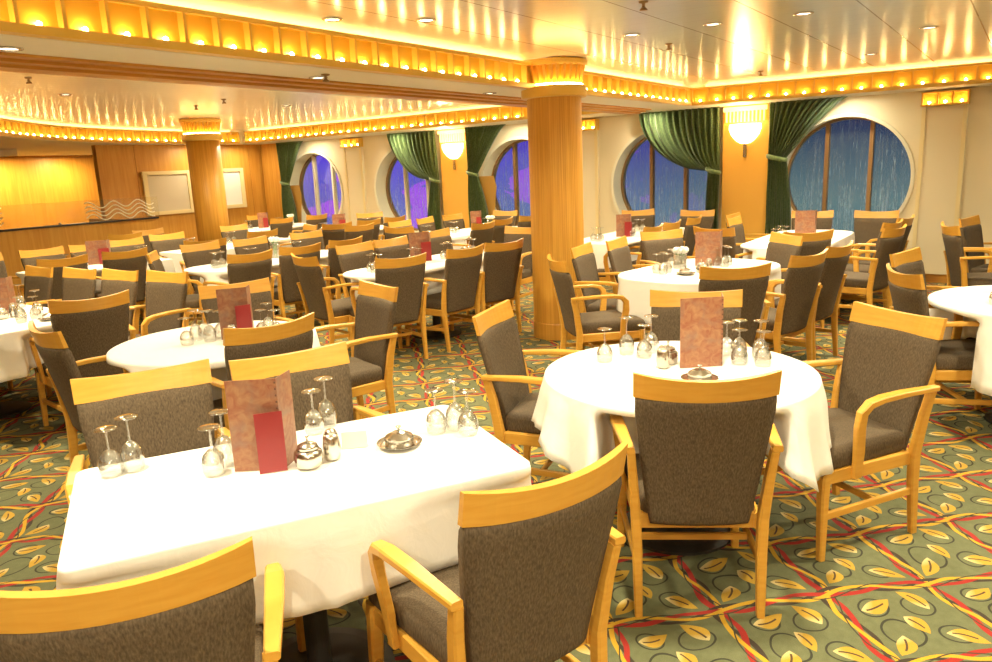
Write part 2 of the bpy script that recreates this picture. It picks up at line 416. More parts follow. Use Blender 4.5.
for k, yc in enumerate(WY):
    bm = bmesh.new()                                       # room side bead
    rings = [[(WX + dx, yc + r * cos(2 * pi * i / 64), ZW + r * sin(2 * pi * i / 64)) for i in range(64)] for (r, dx) in ((RW - .012, .03), (RW - .012, -.02), (RW + .03, -.02), (RW + .035, .005))]
    loft(bm, rings, True, False); wf = struct('window_%d' % (k + 1), bm, M_blind, smooth=False)
    bm = bmesh.new()
    rings = [[(WX + dx, yc + r * cos(2 * pi * i / 64), ZW + r * sin(2 * pi * i / 64)) for i in range(64)] for (r, dx) in ((RW + .01, DEP + .06), (RW + .01, DEP - .03), (RW - .035, DEP - .03), (RW - .035, DEP + .06))]
    loft(bm, rings, True, False); obj('window_frame', bm, M_bronze, wf)
    for s_ in (-1, 1):
        bm = bmesh.new(); yy = yc + s_ * .27; hh = sqrt(RW ** 2 - .27 ** 2) - .02; box(bm, WX + DEP - .05, WX + DEP + .04, yy - .026, yy + .026, ZW - hh, ZW + hh, .004); obj('mullion', bm, M_bronze if k < 4 else M_soff, wf)
    bm = bmesh.new(); vs = [bm.verts.new((WX + DEP + .01, yc + (RW - .01) * cos(2 * pi * i / 64), ZW + (RW - .01) * sin(2 * pi * i / 64))) for i in range(64)]; bm.faces.new(vs); obj('pane', bm, M_wet, wf)
# end wall (veneer), back lobby and closing walls
bm = bmesh.new(); box(bm, 7.2, WX, Y1, Y1 + .12, 0, 2.62); struct('wall_end', bm, M_pan)
bm = bmesh.new(); box(bm, X0, 11.3, 18.1, 18.2, 0, 2.62); struct('wall_lobby', bm, M_pan)
bm = bmesh.new(); box(bm, X0 - .1, X0, Y0, 18.2, 0, 2.62); struct('wall_left', bm, M_pan)
bm = bmesh.new(); box(bm, X0, WX, Y0 - .1, Y0, 0, 2.62); struct('wall_behind', bm, M_cream)
bm = bmesh.new(); box(bm, X0, 6.4, 14.6, 17.6, 2.2, ZS); struct('ceiling_lobby', bm, M_soff)
for i in range(6):                                        # panel joints on the lobby wall
    bm = bmesh.new(); xx = -2.6 + i * 1.6; box(bm, xx, xx + .012, 18.09, 18.1, 0, 2.2); struct('trim_%d' % (20 + i), bm, M_trimw)
for i in range(3):
    bm = bmesh.new(); xx = 7.9 + i * 1.25; box(bm, xx, xx + .01, Y1 - .008, Y1, 0, ZS); struct('trim_%d' % (30 + i), bm, M_trimw)
for i, (a_, b_) in enumerate(((X0 + 3, 2.1), (2.1, 4.6))): lamp((7.45, 8.75)[i], 17.45, 2.28, 44, .10, (1, .72, .30)); lamp((4.0, 7.6)[i], 15.4, 2.28, 26, .2, (1, .78, .45))  # lobby wall downlights, then added lamps without fittings that brighten the lobby
bm = bmesh.new(); box(bm, WX - .02, WX, Y0, Y1, 0, .11); struct('baseboard_windows', bm, M_trimw)
bm = bmesh.new(); box(bm, 7.15, WX - .02, Y1 - .02, Y1, 0, .11); struct('baseboard_end', bm, M_trimw)
# pilasters between the windows
PY_ = [.75 + 2.515 * k for k in range(0, 5)] + [13.15]; PY_[0] = .93
def wall_light(yc, lab, wd=.50):
    t = empty('wall_light', lab, 'wall light', (WX, yc, 2.13), 0, 'coffered wall lights above the pilasters')
    bm = bmesh.new(); box(bm, -.13, 0, -wd / 2, wd / 2, 0, .022); obj('base_rail', bm, M_goldrail, t)
    bm = bmesh.new(); box(bm, -.02, 0, -wd / 2, wd / 2, .022, .15); obj('back_panel', bm, M_gold, t)
    bm = bmesh.new(); box(bm, -.13, 0, -wd / 2, wd / 2, .15, .165); obj('top_rail', bm, M_goldrail, t)
    for i in range(4):
        yy = -wd / 2 + .012 + i * (wd - .024) / 3; bm = bmesh.new(); box(bm, -.12, -.02, yy - .009, yy + .009, .022, .15); obj('coffer_post', bm, M_goldrail, t)
    for i in range(3):
        bm = bmesh.new(); bmesh.ops.create_icosphere(bm, subdivisions=1, radius=.016, matrix=Matrix.Translation((-.06, -wd / 2 + (i + .5) * wd / 3, .045))); obj('bulb', bm, M_bulb, t)
wl = {0: 'coffered wall light above the cream pilaster at the right edge of the room', 2: 'coffered wall light just right of the fluted foreground column', 4: 'coffered wall light between the two farthest round windows'}
for k in (0, 2, 4):
    yc = PY_[k]; bm = bmesh.new(); box(bm, WX - .05, WX, yc - .24, yc + .24, .11, 2.13); pil = struct('trim_%d' % (40 + k), bm, M_cream)
    for s_ in (-1, 1): bm = bmesh.new(); box(bm, WX - .062, WX - .05, yc + s_ * .215 - .022, yc + s_ * .215 + .022, .11, 2.13); obj('edge_strip', bm, M_pearl, pil)
    wall_light(yc, wl[k])
for k in (1, 3, 5):
    yc = PY_[k]; wdt = .31
    bm = bmesh.new(); box(bm, WX - .10, WX, yc - wdt, yc + wdt, .11, ZS); struct('trim_%d' % (40 + k), bm, M_orange if k < 5 else M_pan)
def sconce(yc, lab):
    t = empty('wall_sconce', lab, 'wall lamp', (WX - .10, yc, 1.5), 0, None)
    n = 24; bm = bmesh.new(); rings = []
    for (r, zz) in ((.02, .31), (.07, .318), (.13, .36), (.185, .43), (.215, .51), (.21, .57)):
        rings.append([((-r * .8 * abs(cos(pi * (i / n) - pi / 2)) * (1 + .04 * (i % 2))) - .005, r * sin(pi * i / n - pi / 2) * (1 + .04 * (i % 2)), zz) for i in range(n + 1)])
    loft(bm, rings, False, False); obj('lamp_shade', bm, M_shade, t)
    bm = bmesh.new(); box(bm, -.03, 0, -.022, .022, .13, .31, .004); obj('bracket', bm, M_steel, t)
    for i in range(11):
        yy = -.25 + i * .05; bm = bmesh.new(); box(bm, -.06, -.02, yy - .006, yy + .006, .60, .74); obj('glass_rod', bm, M_rod, t)
    bm = bmesh.new(); box(bm, -.09, 0, -.28, .28, .742, .80); obj('upper_light_box', bm, M_rod, t)
    lamp(WX - .36, yc, 2.12, 12, .08, (1, .72, .35), 'POINT')
sconce(PY_[1], 'glowing bowl sconce on the orange pilaster between the green curtains, nearer one')
sconce(PY_[3], 'glowing bowl sconce on the farther orange pilaster left of the foreground column')

# curtains: gathered panels with a tie-back, folds run down the cloth
def curtain(lab, top, tie, bot, zt=1.55, bulge=0.0, n=84, folds=11):
    """top/tie/bot = (edge by the pilaster, free edge) along Y"""
    t = empty('curtain', lab, 'curtain', (0, 0, 0), 0, None)
    bm = bmesh.new(); rows = []
    zs = [ZS - (ZS - zt) * i / 22 for i in range(23)] + [zt - (zt - .06) * i / 18 for i in range(1, 19)]
    for z_ in zs:
        if z_ >= zt:
            q = (ZS - z_) / (ZS - zt); e = q ** 1.0
            a_ = top[0] + (tie[0] - top[0]) * e; fr = top[1] + (tie[1] - top[1]) * (1 - (1 - q ** (1.0 + bulge)) ** (1 / (1.0 + bulge)) if bulge > 0 else q ** .8)
            g = 1 - q * .55
        else:
            q = (zt - z_) / (zt - .06); e = sin(min(q * 1.6, 1) * pi / 2)
            a_ = tie[0] + (bot[0] - tie[0]) * e; fr = tie[1] + (bot[1] - tie[1]) * e; g = .45 + .4 * e
        row = []
        for i in range(n + 1):
            s_ = i / n; yy = a_ + (fr - a_) * s_
            sag = 0
            if bulge > 0 and z_ > zt: sag = -.0
            xx = WX - .14 - .045 * g * (1 + sin(s_ * folds * 2 * pi + .6 * sin(z_ * 3))) - .012 * sin(s_ * folds * 4.3 * pi + z_ * 4)
            row.append((xx, yy, z_ + sag))
        rows.append(row)
    R = [[bm.verts.new(p) for p in r] for r in rows]
    for a_, b_ in zip(R, R[1:]):
        for i in range(n): bm.faces.new((a_[i], a_[i + 1], b_[i + 1], b_[i]))
    bmesh.ops.solidify(bm, geom=bm.faces[:], thickness=.006)
    obj('drape', bm, M_curt, t, True)
    bm = bmesh.new(); y0, y1 = min(tie) - .012, max(tie) + .012
    rings = [[(WX - .13 - .045 + (.06 + r) * cos(2 * pi * i / 16) * 1.0, (y0 + y1) / 2 + ((y1 - y0) / 2 + r) * sin(2 * pi * i / 16), zt + dz + .03 * sin(2 * pi * i / 16)) for i in range(16)] for (r, dz) in ((.0, -.03), (.014, -.02), (.014, .02), (0, .03))]
    loft(bm, rings, True, False); obj('tieback', bm, M_curt, t, True)
    return t
yp = PY_[1]
curtain('green velvet curtain swagged wide over the second round window, right of the column', (yp + .33, yp + 1.52), (yp + .33, yp + .50), (yp + .33, yp + .52), 1.46, .9, folds=13)
curtain('green velvet curtain tied back at the left side of the nearest round window', (yp - .33, yp - 1.30), (yp - .33, yp - .56), (yp - .33, yp - .66), 1.60)
yp = PY_[3]
curtain('green velvet curtain swagged over the window left of the farther sconce', (yp + .33, yp + 1.45), (yp + .33, yp + .50), (yp + .33, yp + .62), 1.46, .9)
curtain('green velvet curtain tied back right of the farther sconce', (yp - .33, yp - 1.15), (yp - .33, yp - .52), (yp - .33, yp - .72), 1.55)
yp = PY_[5]
curtain('green velvet curtain in the far corner beside the veneer wall', (yp - .33, yp - 1.10), (yp - .33, yp - .55), (yp - .33, yp - .70), 1.50)
def lining(y0, y1, z0, z1, lab):
    bm = bmesh.new(); R = []
    for i in range(9):
        t_ = i / 8; zz = z1 + (z0 - z1) * t_; R.append([(WX - .09, y0, zz), (WX - .10, y0 + (y1 - y0) * (.35 + .65 * (1 - abs(2 * t_ - .2)) * .5 + .3 * t_), zz)])
    loft(bm, R, False, False); bmesh.ops.solidify(bm, geom=bm.faces[:], thickness=.004); tag(obj('curtain_lining', bm, M_lining), lab, 'curtain lining')
lining(PY_[3] - .45, PY_[3] - 1.05, .05, 1.5, 'amber curtain lining showing beside the curtain right of the farther sconce')
lining(PY_[5] - .45, PY_[5] - 1.0, .05, 1.45, 'amber curtain lining showing beside the far corner curtain')

# columns
def column(x, y, lab, flutes, r=.25):
    t = empty('column', lab, 'column', (x, y, 0)); n = 160
    bm = bmesh.new()
    rings = [[((r + (.0018 * (i % 2) if flutes else 0)) * cos(2 * pi * i / n), (r + (.0018 * (i % 2) if flutes else 0)) * sin(2 * pi * i / n), z_) for i in range(n)] for z_ in (.16, 2.25)]
    loft(bm, rings); obj('shaft', bm, M_shaft, t, not flutes)
    bm = bmesh.new(); lathe(bm, [(r + .008, 0), (r + .008, .15), (r + .002, .16)], 48, cap=True); obj('plinth', bm, M_shaft, t, False)
    bm = bmesh.new(); lathe(bm, [(r, 2.24), (r + .045, 2.245), (r + .052, 2.26), (r + .052, 2.33), (r + .045, 2.34), (r, 2.34)], 64); obj('collar', bm, M_goldrail, t, False)
    bm = bmesh.new(); lathe(bm, [(r - .03, 2.33), (r - .03, 2.45), (r + .0, 2.54)], 48); obj('core', bm, M_gold, t, True)
    bm = bmesh.new(); lathe(bm, [(r - .005, 2.345), (r + .02, 2.345), (r + .02, 2.358), (r - .005, 2.358)], 48); obj('light_ring', bm, M_bulbring, t, True)
    bm = bmesh.new(); lathe(bm, [(r + .0, 2.515), (r + .055, 2.517), (r + .062, 2.53), (r + .062, 2.557), (r + .05, 2.568), (r, 2.568)], 64); obj('crown', bm, M_goldrail, t, False)
    f0 = None
    for i in range(28):
        if f0 is None:
            bm = bmesh.new(); loft(bm, [[(r - .03, -.009, 2.36), (r + .012, -.008, 2.36), (r + .012, .008, 2.36), (r - .03, .009, 2.36)], [(r - .02, -.013, 2.525), (r + .045, -.012, 2.525), (r + .045, .012, 2.525), (r - .02, .013, 2.525)]])
            f0 = obj('flute', bm, M_goldrail, t); o = f0
        else: o = f0.copy(); C.objects.link(o)
        o.rotation_euler = (0, 0, 2 * pi * i / 28)
    return t
column(6.33, 3.706, 'large round veneered column with glowing capital in the middle of the room', True)
column(7.45, 10.75, 'round veneered column at the left in front of the veneer end wall', False)

# half wall with etched glass rail, left back
bm = bmesh.new(); box(bm, X0, 7.12, 11.75, 11.87, 0, 1.06); box(bm, 6.9, 7.0, 11.87, Y1, 0, 1.06); hw = struct('wall_half', bm, M_pan)
bm = bmesh.new(); box(bm, X0, 7.14, 11.73, 11.89, 1.06, 1.085); obj('cap_rail', bm, M_dark, hw)
t = empty('glass_screen', 'clear glass screen etched with waves on top of the veneered half wall', 'glass screen', (0, 11.81, 1.085))
bm = bmesh.new(); box(bm, -1.0, 7.2, -.006, .006, .01, .33); obj('glass_panel', bm, M_railglass, t)
for j in range(4):
    for (xa, xb) in ((3.6, 4.85), (6.0, 7.15)):
        bm = bmesh.new(); pts = []
        for i in range(int((xb - xa) / .04) + 1):
            xx = xa + .04 * i; pts.append((xx, -.010, .065 + .062 * j + .048 * sin((xx - xa) / .40 * 2 * pi + j * .25)))
        tube(bm, pts, .0085, 4); obj('etched_wave', bm, M_frost, t)
for xx in (4.1, 5.6, 2.6): bm = bmesh.new(); lathe(bm, [(.02, -.02), (.022, .03)], 10, (xx, 0), True); obj('clamp', bm, M_steel, t)
# framed boards on the end wall
def board(x0, x1, z0, z1, lab, m):
    if x0 > 9: lamp(9.0, 13.1, 2.28, 9, .08, (1, .85, .55)); lamp(10.0, 13.1, 2.28, 9, .08, (1, .85, .55))
    t = empty('framed_panel', lab, 'framed panel', ((x0 + x1) / 2, Y1 - .01, z0)); w_ = (x1 - x0) / 2; h_ = z1 - z0
    bm = bmesh.new()
    for a_ in ((-w_ - .09, -w_, -.07, h_ + .07), (w_, w_ + .09, -.07, h_ + .07), (-w_, w_, h_, h_ + .07), (-w_, w_, -.07, 0)): box(bm, a_[0], a_[1], -.05, 0, a_[2], a_[3], .004)
    obj('frame', bm, M_pearl, t)
    bm = bmesh.new(); box(bm, -w_, w_, -.03, -.015, 0, h_); obj('board', bm, m, t)
board(8.06, 8.88, 1.10, 1.77, 'framed plain beige panel on the veneer wall left of the far column', M_beige)
board(9.40, 10.10, 1.12, 1.78, 'framed blank white panel on the veneer wall right of the far column', M_board)

# ------------------------------------------------------------------ ceiling fittings
def sprinkler(x, y, z, lab, big=1):
    t = empty('sprinkler', lab, 'ceiling sprinkler', (x, y, z))
    bm = bmesh.new(); lathe(bm, [(.03 * big, 0), (.028 * big, -.008), (.01, -.012), (.01, -.035)], 14, cap=True); obj('body', bm, M_bronze, t, True)
    bm = bmesh.new(); lathe(bm, [(.008, -.03), (.024 * big, -.045), (.024 * big, -.05), (.004, -.052)], 14, cap=True); obj('deflector', bm, M_bronze, t, True)
def downlight(x, y, z, lab):
    t = empty('downlight', lab, 'ceiling light', (x, y, z))
    bm = bmesh.new(); lathe(bm, [(.045, 0), (.065, -.001), (.066, -.006), (.05, -.009), (.045, -.004)], 24); obj('ring', bm, M_steel, t, True)
    bm = bmesh.new(); lathe(bm, [(.046, -.003), (.02, -.0032), (.001, -.0034)], 20); obj('lens', bm, M_lens, t, True)
downlight(3.5, 3.6, ZC, 'small downlight above the beam lights at the top left centre')
for i, (a_, b_) in enumerate(((3.95, 3.23), (5.70, 1.37), (5.60, 1.96), (5.55, 2.56), (7.17, .77), (8.58, 1.41))):
    downlight(a_, b_, ZC, ['small downlight at the top edge, left of the big column', 'bright small downlight at the top edge right of centre', 'small downlight beside the top sprinkler over the right side', 'small downlight nearest the big column on its right', 'small downlight near the right top edge', 'small downlight with a light patch, over the nearest round window'][i])
sprinkler(6.24, 2.55, ZC, 'ceiling sprinkler right of the big column capital'); sprinkler(9.12, 2.63, ZC, 'ceiling sprinkler above the pilaster sconce on the right')
sprinkler(4.5, 2.0, ZC, 'ceiling sprinkler at the top edge above the big column')
sprinkler(3.35, 7.2, ZC, 'ceiling sprinkler at the far left under the beam'); sprinkler(6.1, 8.85, ZC, 'ceiling sprinkler in front of the left column')
sprinkler(3.83, 4.05, ZS, 'sprinkler on the beam underside left of centre'); sprinkler(5.9, 8.0, ZC, 'ceiling sprinkler left of the purple windows')
downlight(4.2, 8.3, ZC, 'small downlight at the far left ceiling'); downlight(3.9, 4.2, ZS, 'small downlight on the beam underside'); downlight(7.1, 8.3, ZC, 'small downlight over the middle of the far bay')
downlight(1.87, 4.17, ZS, 'small downlight on the beam underside at the left edge'); downlight(6.0, 4.2, ZS, 'small downlight on the beam underside beside the big column')

# ------------------------------------------------------------------ chair
def make_chair():
    t = empty('armchair', 'x', 'chair')
    bm = bmesh.new()                                               # seat cushion
    def ring_(z_, k, r=.03):
        pts = []
        for (cx, cy, wx) in ((-1, -1, .205), (1, -1, .205), (1, 1, .245), (-1, 1, .245)):
            X_, Y_ = cx * (wx - r) * 1, (.285 - r if cy > 0 else -.225 + r)
            a0 = {(-1, -1): 180, (1, -1): 270, (1, 1): 0, (-1, 1): 90}[(cx, cy)]
            for j in range(4): a_ = radians(a0 + j * 30); pts.append(((X_ + r * cos(a_)) * k, (Y_ + r * sin(a_)) * k, z_))
        return pts
    loft(bm, [ring_(.385, .97), ring_(.395, 1), ring_(.445, 1), ring_(.462, .97), ring_(.470, .88), ring_(.473, .5)]); obj('seat', bm, M_fab, t, True)
    # backrest: reclined panel, curved in plan
    def bp(s_, z_, th):                                            # s_ -1..1 across
        q = max(z_ - .36, 0) / .59; hw_ = .175 + .052 * min(q / .75, 1) ** .8 + .008 * q
        return Vector((s_ * hw_, -.225 - .145 * q ** 1.2 + .048 * s_ * s_ * (.35 + .65 * q) - .02 + th * (1 - .3 * abs(s_) ** 6), z_))
    bm = bmesh.new(); rings = []; n = 12
    zz = [.355, .37] + [.40 + .05 * i for i in range(9)] + [.845, .862]
    for z_ in zz:
        sh = .55 if z_ < .36 or z_ > .86 else 1; fr = [bp(-1 + 2 * i / n, z_, .026 * sh) for i in range(n + 1)]; bk = [bp(1 - 2 * i / n, z_, -.022 * sh) for i in range(n + 1)]; rings.append(fr + bk)
    loft(bm, rings); obj('backrest', bm, M_fab, t, True)
    bm = bmesh.new(); rings = []
    for i in range(15):
        s_ = -1 + 2 * i / 14; ring = []
        for (z0_, th) in ((.862, .016), (.862, -.016), (.955, -.013), (.955, .013)):
            z_ = z0_ + (.022 * (s_ * s_ - 1) if z0_ > .9 else .010 * (s_ * s_ - 1) + .004)
            p = bp(s_ * 1.03, z_, th); ring.append(p)
        rings.append(ring)
    loft(bm, rings); bmesh.ops.bevel(bm, geom=[e for e in bm.edges if e.calc_face_angle(0) > .8], offset=.003, segments=1, affect='EDGES'); obj('top_rail', bm, M_oak, t)
    bm = bmesh.new(); box(bm, -.225, .225, .235, .258, .325, .385, .003); box(bm, -.205, .205, -.215, -.19, .325, .385, .003)
    for s_ in (-1, 1): bar(bm, [(s_ * .232, .25, .355), (s_ * .212, -.22, .355)], .024, .06)
    obj('seat_frame', bm, M_oak, t)
    for s_ in (-1, 1):
        bm = bmesh.new(); bar(bm, [(s_ * .245, .262, 0, .030, .030), (s_ * .235, .256, .28, .042, .042), (s_ * .232, .25, .392, .044, .044)], 0, 0); obj('leg', bm, M_oak, t)
        bm = bmesh.new(); bar(bm, [(s_ * .220, -.268, 0, .028, .032), (s_ * .222, -.245, .25, .036, .044), (s_ * .226, -.238, .38, .036, .048), (s_ * .238, -.262, .55, .032, .042), (s_ * .246, -.288, .655, .028, .036)], 0, 0); obj('leg', bm, M_oak, t)
        bm = bmesh.new(); bar(bm, [(s_ * .244, .095, .335, .022, .042), (s_ * .254, .100, .45, .024, .050), (s_ * .266, .115, .56, .028, .048), (s_ * .272, .112, .622, .032, .044), (s_ * .275, .080, .656, .040, .034), (s_ * .276, .02, .670, .048, .026), (s_ * .269, -.10, .673, .046, .024), (s_ * .252, -.305, .664, .034, .022)], 0, 0); obj('armrest', bm, M_oak, t)
        bm = bmesh.new(); bar(bm, [(s_ * .240, .25, .19), (s_ * .222, -.25, .205)], .018, .032); obj('stretcher', bm, M_oak, t)
    bm = bmesh.new(); box(bm, -.23, .23, -.04, -.022, .185, .212, .003); obj('stretcher', bm, M_oak, t)
    return t
CH0 = make_chair(); used = [0]
def chair(x, y, f, label, group=None):
    """x, y = middle of the top rail; f = heading of the sitter in degrees"""
    a_ = radians(f); ox, oy = x + .36 * cos(a_), y + .36 * sin(a_); rz = a_ - pi / 2
    if not used[0]:
        used[0] = 1; CH0.location = (ox, oy, 0); CH0.rotation_euler = (0, 0, rz); CH0['label'] = label
        if group: CH0['group'] = group
        return CH0
    return dup(CH0, (ox, oy, 0), rz, label, group)

# ------------------------------------------------------------------ chairs: rail x, rail y, heading, label
CHAIRS = [
 (0.630, 1.330, 54, 'armchair seen from behind, cut off by the bottom left corner of the photo'),
 (1.430, 0.860, 68, 'armchair seen from behind in the bottom centre, at the near side of the foreground table'),
 (1.515, 2.745, -116, 'armchair facing the camera across the foreground table, left of the menu'),
 (1.970, 2.440, -112, 'armchair facing the camera across the foreground table, behind the tall menu'),
 (2.365, 0.825, 30, 'large armchair seen squarely from behind at the round foreground table'),
 (3.730, 0.430, 145, 'armchair at the right of the round foreground table, its armrest and legs in full view'),
 (3.050, 2.200, -76, 'armchair at the left of the round foreground table, turned right'),
 (3.940, 1.450, -160, 'armchair across the round foreground table, behind the marbled menu'),
 (2.370, 3.030, 78, 'armchair backed up against the chair behind the tall menu, at the round table behind'),
 (1.760, 4.090, -10, 'side-on armchair at the left of the round table behind the foreground table'),
 (3.500, 3.360, 162, 'armchair at the right of the round table behind, its seat lit, facing left'),
 (3.204, 4.471, -110, 'armchair facing the camera behind the second menu from the left'),
 (2.446, 4.914, 79, 'dark-backed armchair at the near end of the table cut by the left edge'),
 (3.220, 7.250, 180, 'leftmost of the four light-fronted armchairs along the left edge table'),
 (3.290, 6.680, 183, 'second from left of the four light-fronted armchairs along the left edge table'),
 (3.350, 6.140, 183, 'third from left of the four light-fronted armchairs along the left edge table'),
 (3.424, 5.584, 185, 'rightmost of the four light-fronted armchairs along the left edge table'),
 (3.532, 9.374, -80, 'light-fronted armchair at the far left edge under the half wall'),
 (4.194, 9.406, -92, 'light-fronted armchair left of the far left menu'),
 (4.747, 9.405, -92, 'light-fronted armchair directly behind the far left menu'),
 (3.750, 7.950, 85, 'dark-backed armchair near side of the far left table, left one'),
 (4.400, 7.941, 85, 'dark-backed armchair near side of the far left table, below its menu'),
 (4.261, 7.250, -40, 'light-fronted armchair turned right, at the left end of the vase table'),
 (5.450, 8.050, 60, 'dark-backed armchair behind the chair at the left end of the vase table'),
 (5.288, 9.550, -90, 'light-fronted armchair right of the far left menu'),
 (6.000, 9.750, -100, 'light-fronted armchair directly left of the left column'),
 (5.131, 7.716, -92, 'light-fronted armchair across the vase table, left of the left column foot'),
 (5.751, 7.633, -90, 'light-fronted armchair across the vase table, right of the left column foot'),
 (6.466, 10.990, -95, 'small light-fronted armchair against the half wall end, behind the left column'),
 (5.884, 10.560, 85, 'dark-backed small armchair against the half wall, left of the left column'),
 (4.613, 6.098, 84, 'dark-backed armchair at the near side of the vase table, leftmost'),
 (5.250, 6.120, 80, 'dark-backed armchair at the near side of the vase table, middle one'),
 (5.920, 6.140, 88, 'dark-backed armchair at the near side of the vase table, rightmost'),
 (7.303, 10.045, -92, 'light-fronted armchair right behind the left column'),
 (7.542, 8.524, 160, 'angled light-fronted armchair right of the left column foot'),
 (6.606, 8.422, 88, 'dark-backed armchair behind the flower vase'),
 (7.787, 8.243, 75, 'dark-backed armchair just right of the flower vase'),
 (6.550, 7.550, -95, 'armchair across the vase table at its right end'),
 (9.350, 12.100, -90, 'light-fronted armchair below the left side of the farthest purple window'),
 (8.700, 10.550, 90, 'dark-backed armchair below the farthest purple window'),
 (9.500, 10.550, 90, 'dark-backed armchair below the pilaster between the two farthest windows'),
 (4.543, 5.309, -15, 'light-fronted armchair at the left end of the table left of the big column'),
 (9.916, 9.680, -120, 'light-fronted armchair below the left side of the fourth round window'),
 (8.461, 8.249, 88, 'dark-backed armchair left of the fourth window, near side of its table, second from left'),
 (7.621, 7.620, 80, 'dark-backed armchair left of the fourth window, near side of its table, leftmost'),
 (9.050, 8.250, 90, 'dark-backed armchair below the fourth round window, near side of its table, rightmost'),
 (8.231, 7.469, -90, 'light-fronted armchair below the fourth round window, leftmost across its table'),
 (8.808, 7.482, -80, 'light-fronted armchair below the swagged curtain of the fourth window'),
 (9.470, 7.469, -92, 'light-fronted armchair directly below the farther sconce'),
 (8.094, 5.830, 88, 'dark-backed armchair below the curtain right of the farther sconce, leftmost of three'),
 (8.720, 5.950, 90, 'dark-backed armchair left of the big column, middle of three'),
 (9.350, 5.930, 92, 'dark-backed armchair touching the big column outline, rightmost of three'),
 (7.358, 6.701, 2, 'dark-backed armchair behind the menu of the table left of the big column'),
 (7.000, 5.784, -90, 'light-fronted armchair right of the menu on the table left of the big column'),
 (5.479, 5.617, -92, 'light-fronted armchair across the table left of the big column, leftmost'),
 (6.050, 5.640, -94, 'light-fronted armchair across the table left of the big column, second from left'),
 (4.760, 4.300, 70, 'dark-backed armchair at the near left corner of the table left of the big column'),
 (5.495, 4.166, 84, 'dark-backed armchair at the near side of the table left of the big column, middle'),
 (6.032, 4.105, 75, 'dark-backed armchair directly left of the big column'),
 (7.550, 4.886, 178, 'small armchair at the right end of the table left of the big column'),
 (10.332, 6.999, 178, 'light-fronted armchair below the third window left of the big column'),
 (10.350, 4.700, -140, 'light-fronted armchair below the left rim of the second window'),
 (10.250, 3.750, 180, 'light-fronted armchair below the right side of the second window'),
 (7.828, 3.343, 90, 'dark-backed small armchair hugging the right edge of the big column'),
 (8.372, 3.343, 90, 'dark-backed armchair near side of the table with the bright red leaflet, middle'),
 (9.050, 3.334, 92, 'dark-backed armchair near side of the table with the bright red leaflet, right'),
 (7.260, 3.050, -125, 'light-fronted armchair at the far right of the oval table behind the round one'),
 (6.381, 3.133, -85, 'light-fronted armchair across the oval table, right one of the pair beside the big column'),
 (5.801, 3.188, -82, 'light-fronted armchair far side of the oval table, overlapping the big column'),
 (4.974, 2.944, -45, 'dark side-on armchair in front of the foot of the big column'),
 (7.639, 2.645, -15, 'dark-backed armchair with curved rail left of the table under the sconce'),
 (8.900, 2.850, -90, 'light-fronted armchair below the nearer sconce, left one of the pair'),
 (9.466, 3.044, -92, 'light-fronted armchair below the nearer sconce, right one of the pair'),
 (10.027, 2.208, -170, 'light-fronted armchair below the left rim of the nearest round window'),
 (7.067, 1.745, 137, 'light-fronted armchair at the right end of the oval table'),
 (7.356, 1.634, 42, 'dark-backed armchair behind the chair at the right end of the oval table'),
 (5.737, 1.251, 74, 'dark-backed armchair at the near right of the oval table, in front'),
 (6.334, 1.162, 80, 'dark-backed armchair at the near right of the oval table, just behind the front one'),
 (4.949, 1.543, 40, 'dark-backed armchair at the near side of the oval table, right of the marbled menu'),
 (10.018, 1.481, 178, 'light-fronted armchair below the right side of the nearest round window'),
 (7.885, 0.987, 76, 'dark-backed armchair right of the oval table, leftmost in the row of three'),
 (8.483, 1.085, 78, 'dark-backed armchair right of the oval table, middle in the row of three'),
 (9.045, 1.041, 80, 'dark-backed armchair right of the oval table, rightmost in the row of three'),
 (5.964, 0.707, -104, 'pale-fronted armchair across the round table at the right edge'),
 (5.030, 0.600, -62, 'armchair at the left of the right edge round table, its curved rail towards the camera'),
 (8.161, 0.608, -71, 'dark-backed armchair standing against the cream pilaster, left one'),
 (9.009, 0.512, -106, 'light-fronted armchair standing against the cream pilaster, right one'),
 (7.320, 0.080, -66, 'dark-backed armchair at the right edge behind the round table'),
 (6.416, -0.115, -160, 'light-fronted armchair at the right edge, at the round table cut by the frame'),
]
for c_ in CHAIRS: chair(*c_)

def dent(X, Y, Z, cx, cy):
    """linen hangs in front of chair arms and backs that stand against it"""
    if Z > .712: return X, Y
    for c_ in CHAIRS:
        if abs(c_[0] - cx) > 2.2 or abs(c_[1] - cy) > 2.2: continue
        a_ = radians(c_[2]); ux, uy = cos(a_), sin(a_); ox, oy = c_[0] + .36 * ux, c_[1] + .36 * uy
        lx, ly = (X - ox) * uy - (Y - oy) * ux, (X - ox) * ux + (Y - oy) * uy
        if abs(lx) < .36 and -.5 < ly < .155:
            k = min(1, (.36 - abs(lx)) / .06) * min(1, (.712 - Z) / .035); d = (.155 - ly) * k
            X += ux * d; Y += uy * d
    return X, Y
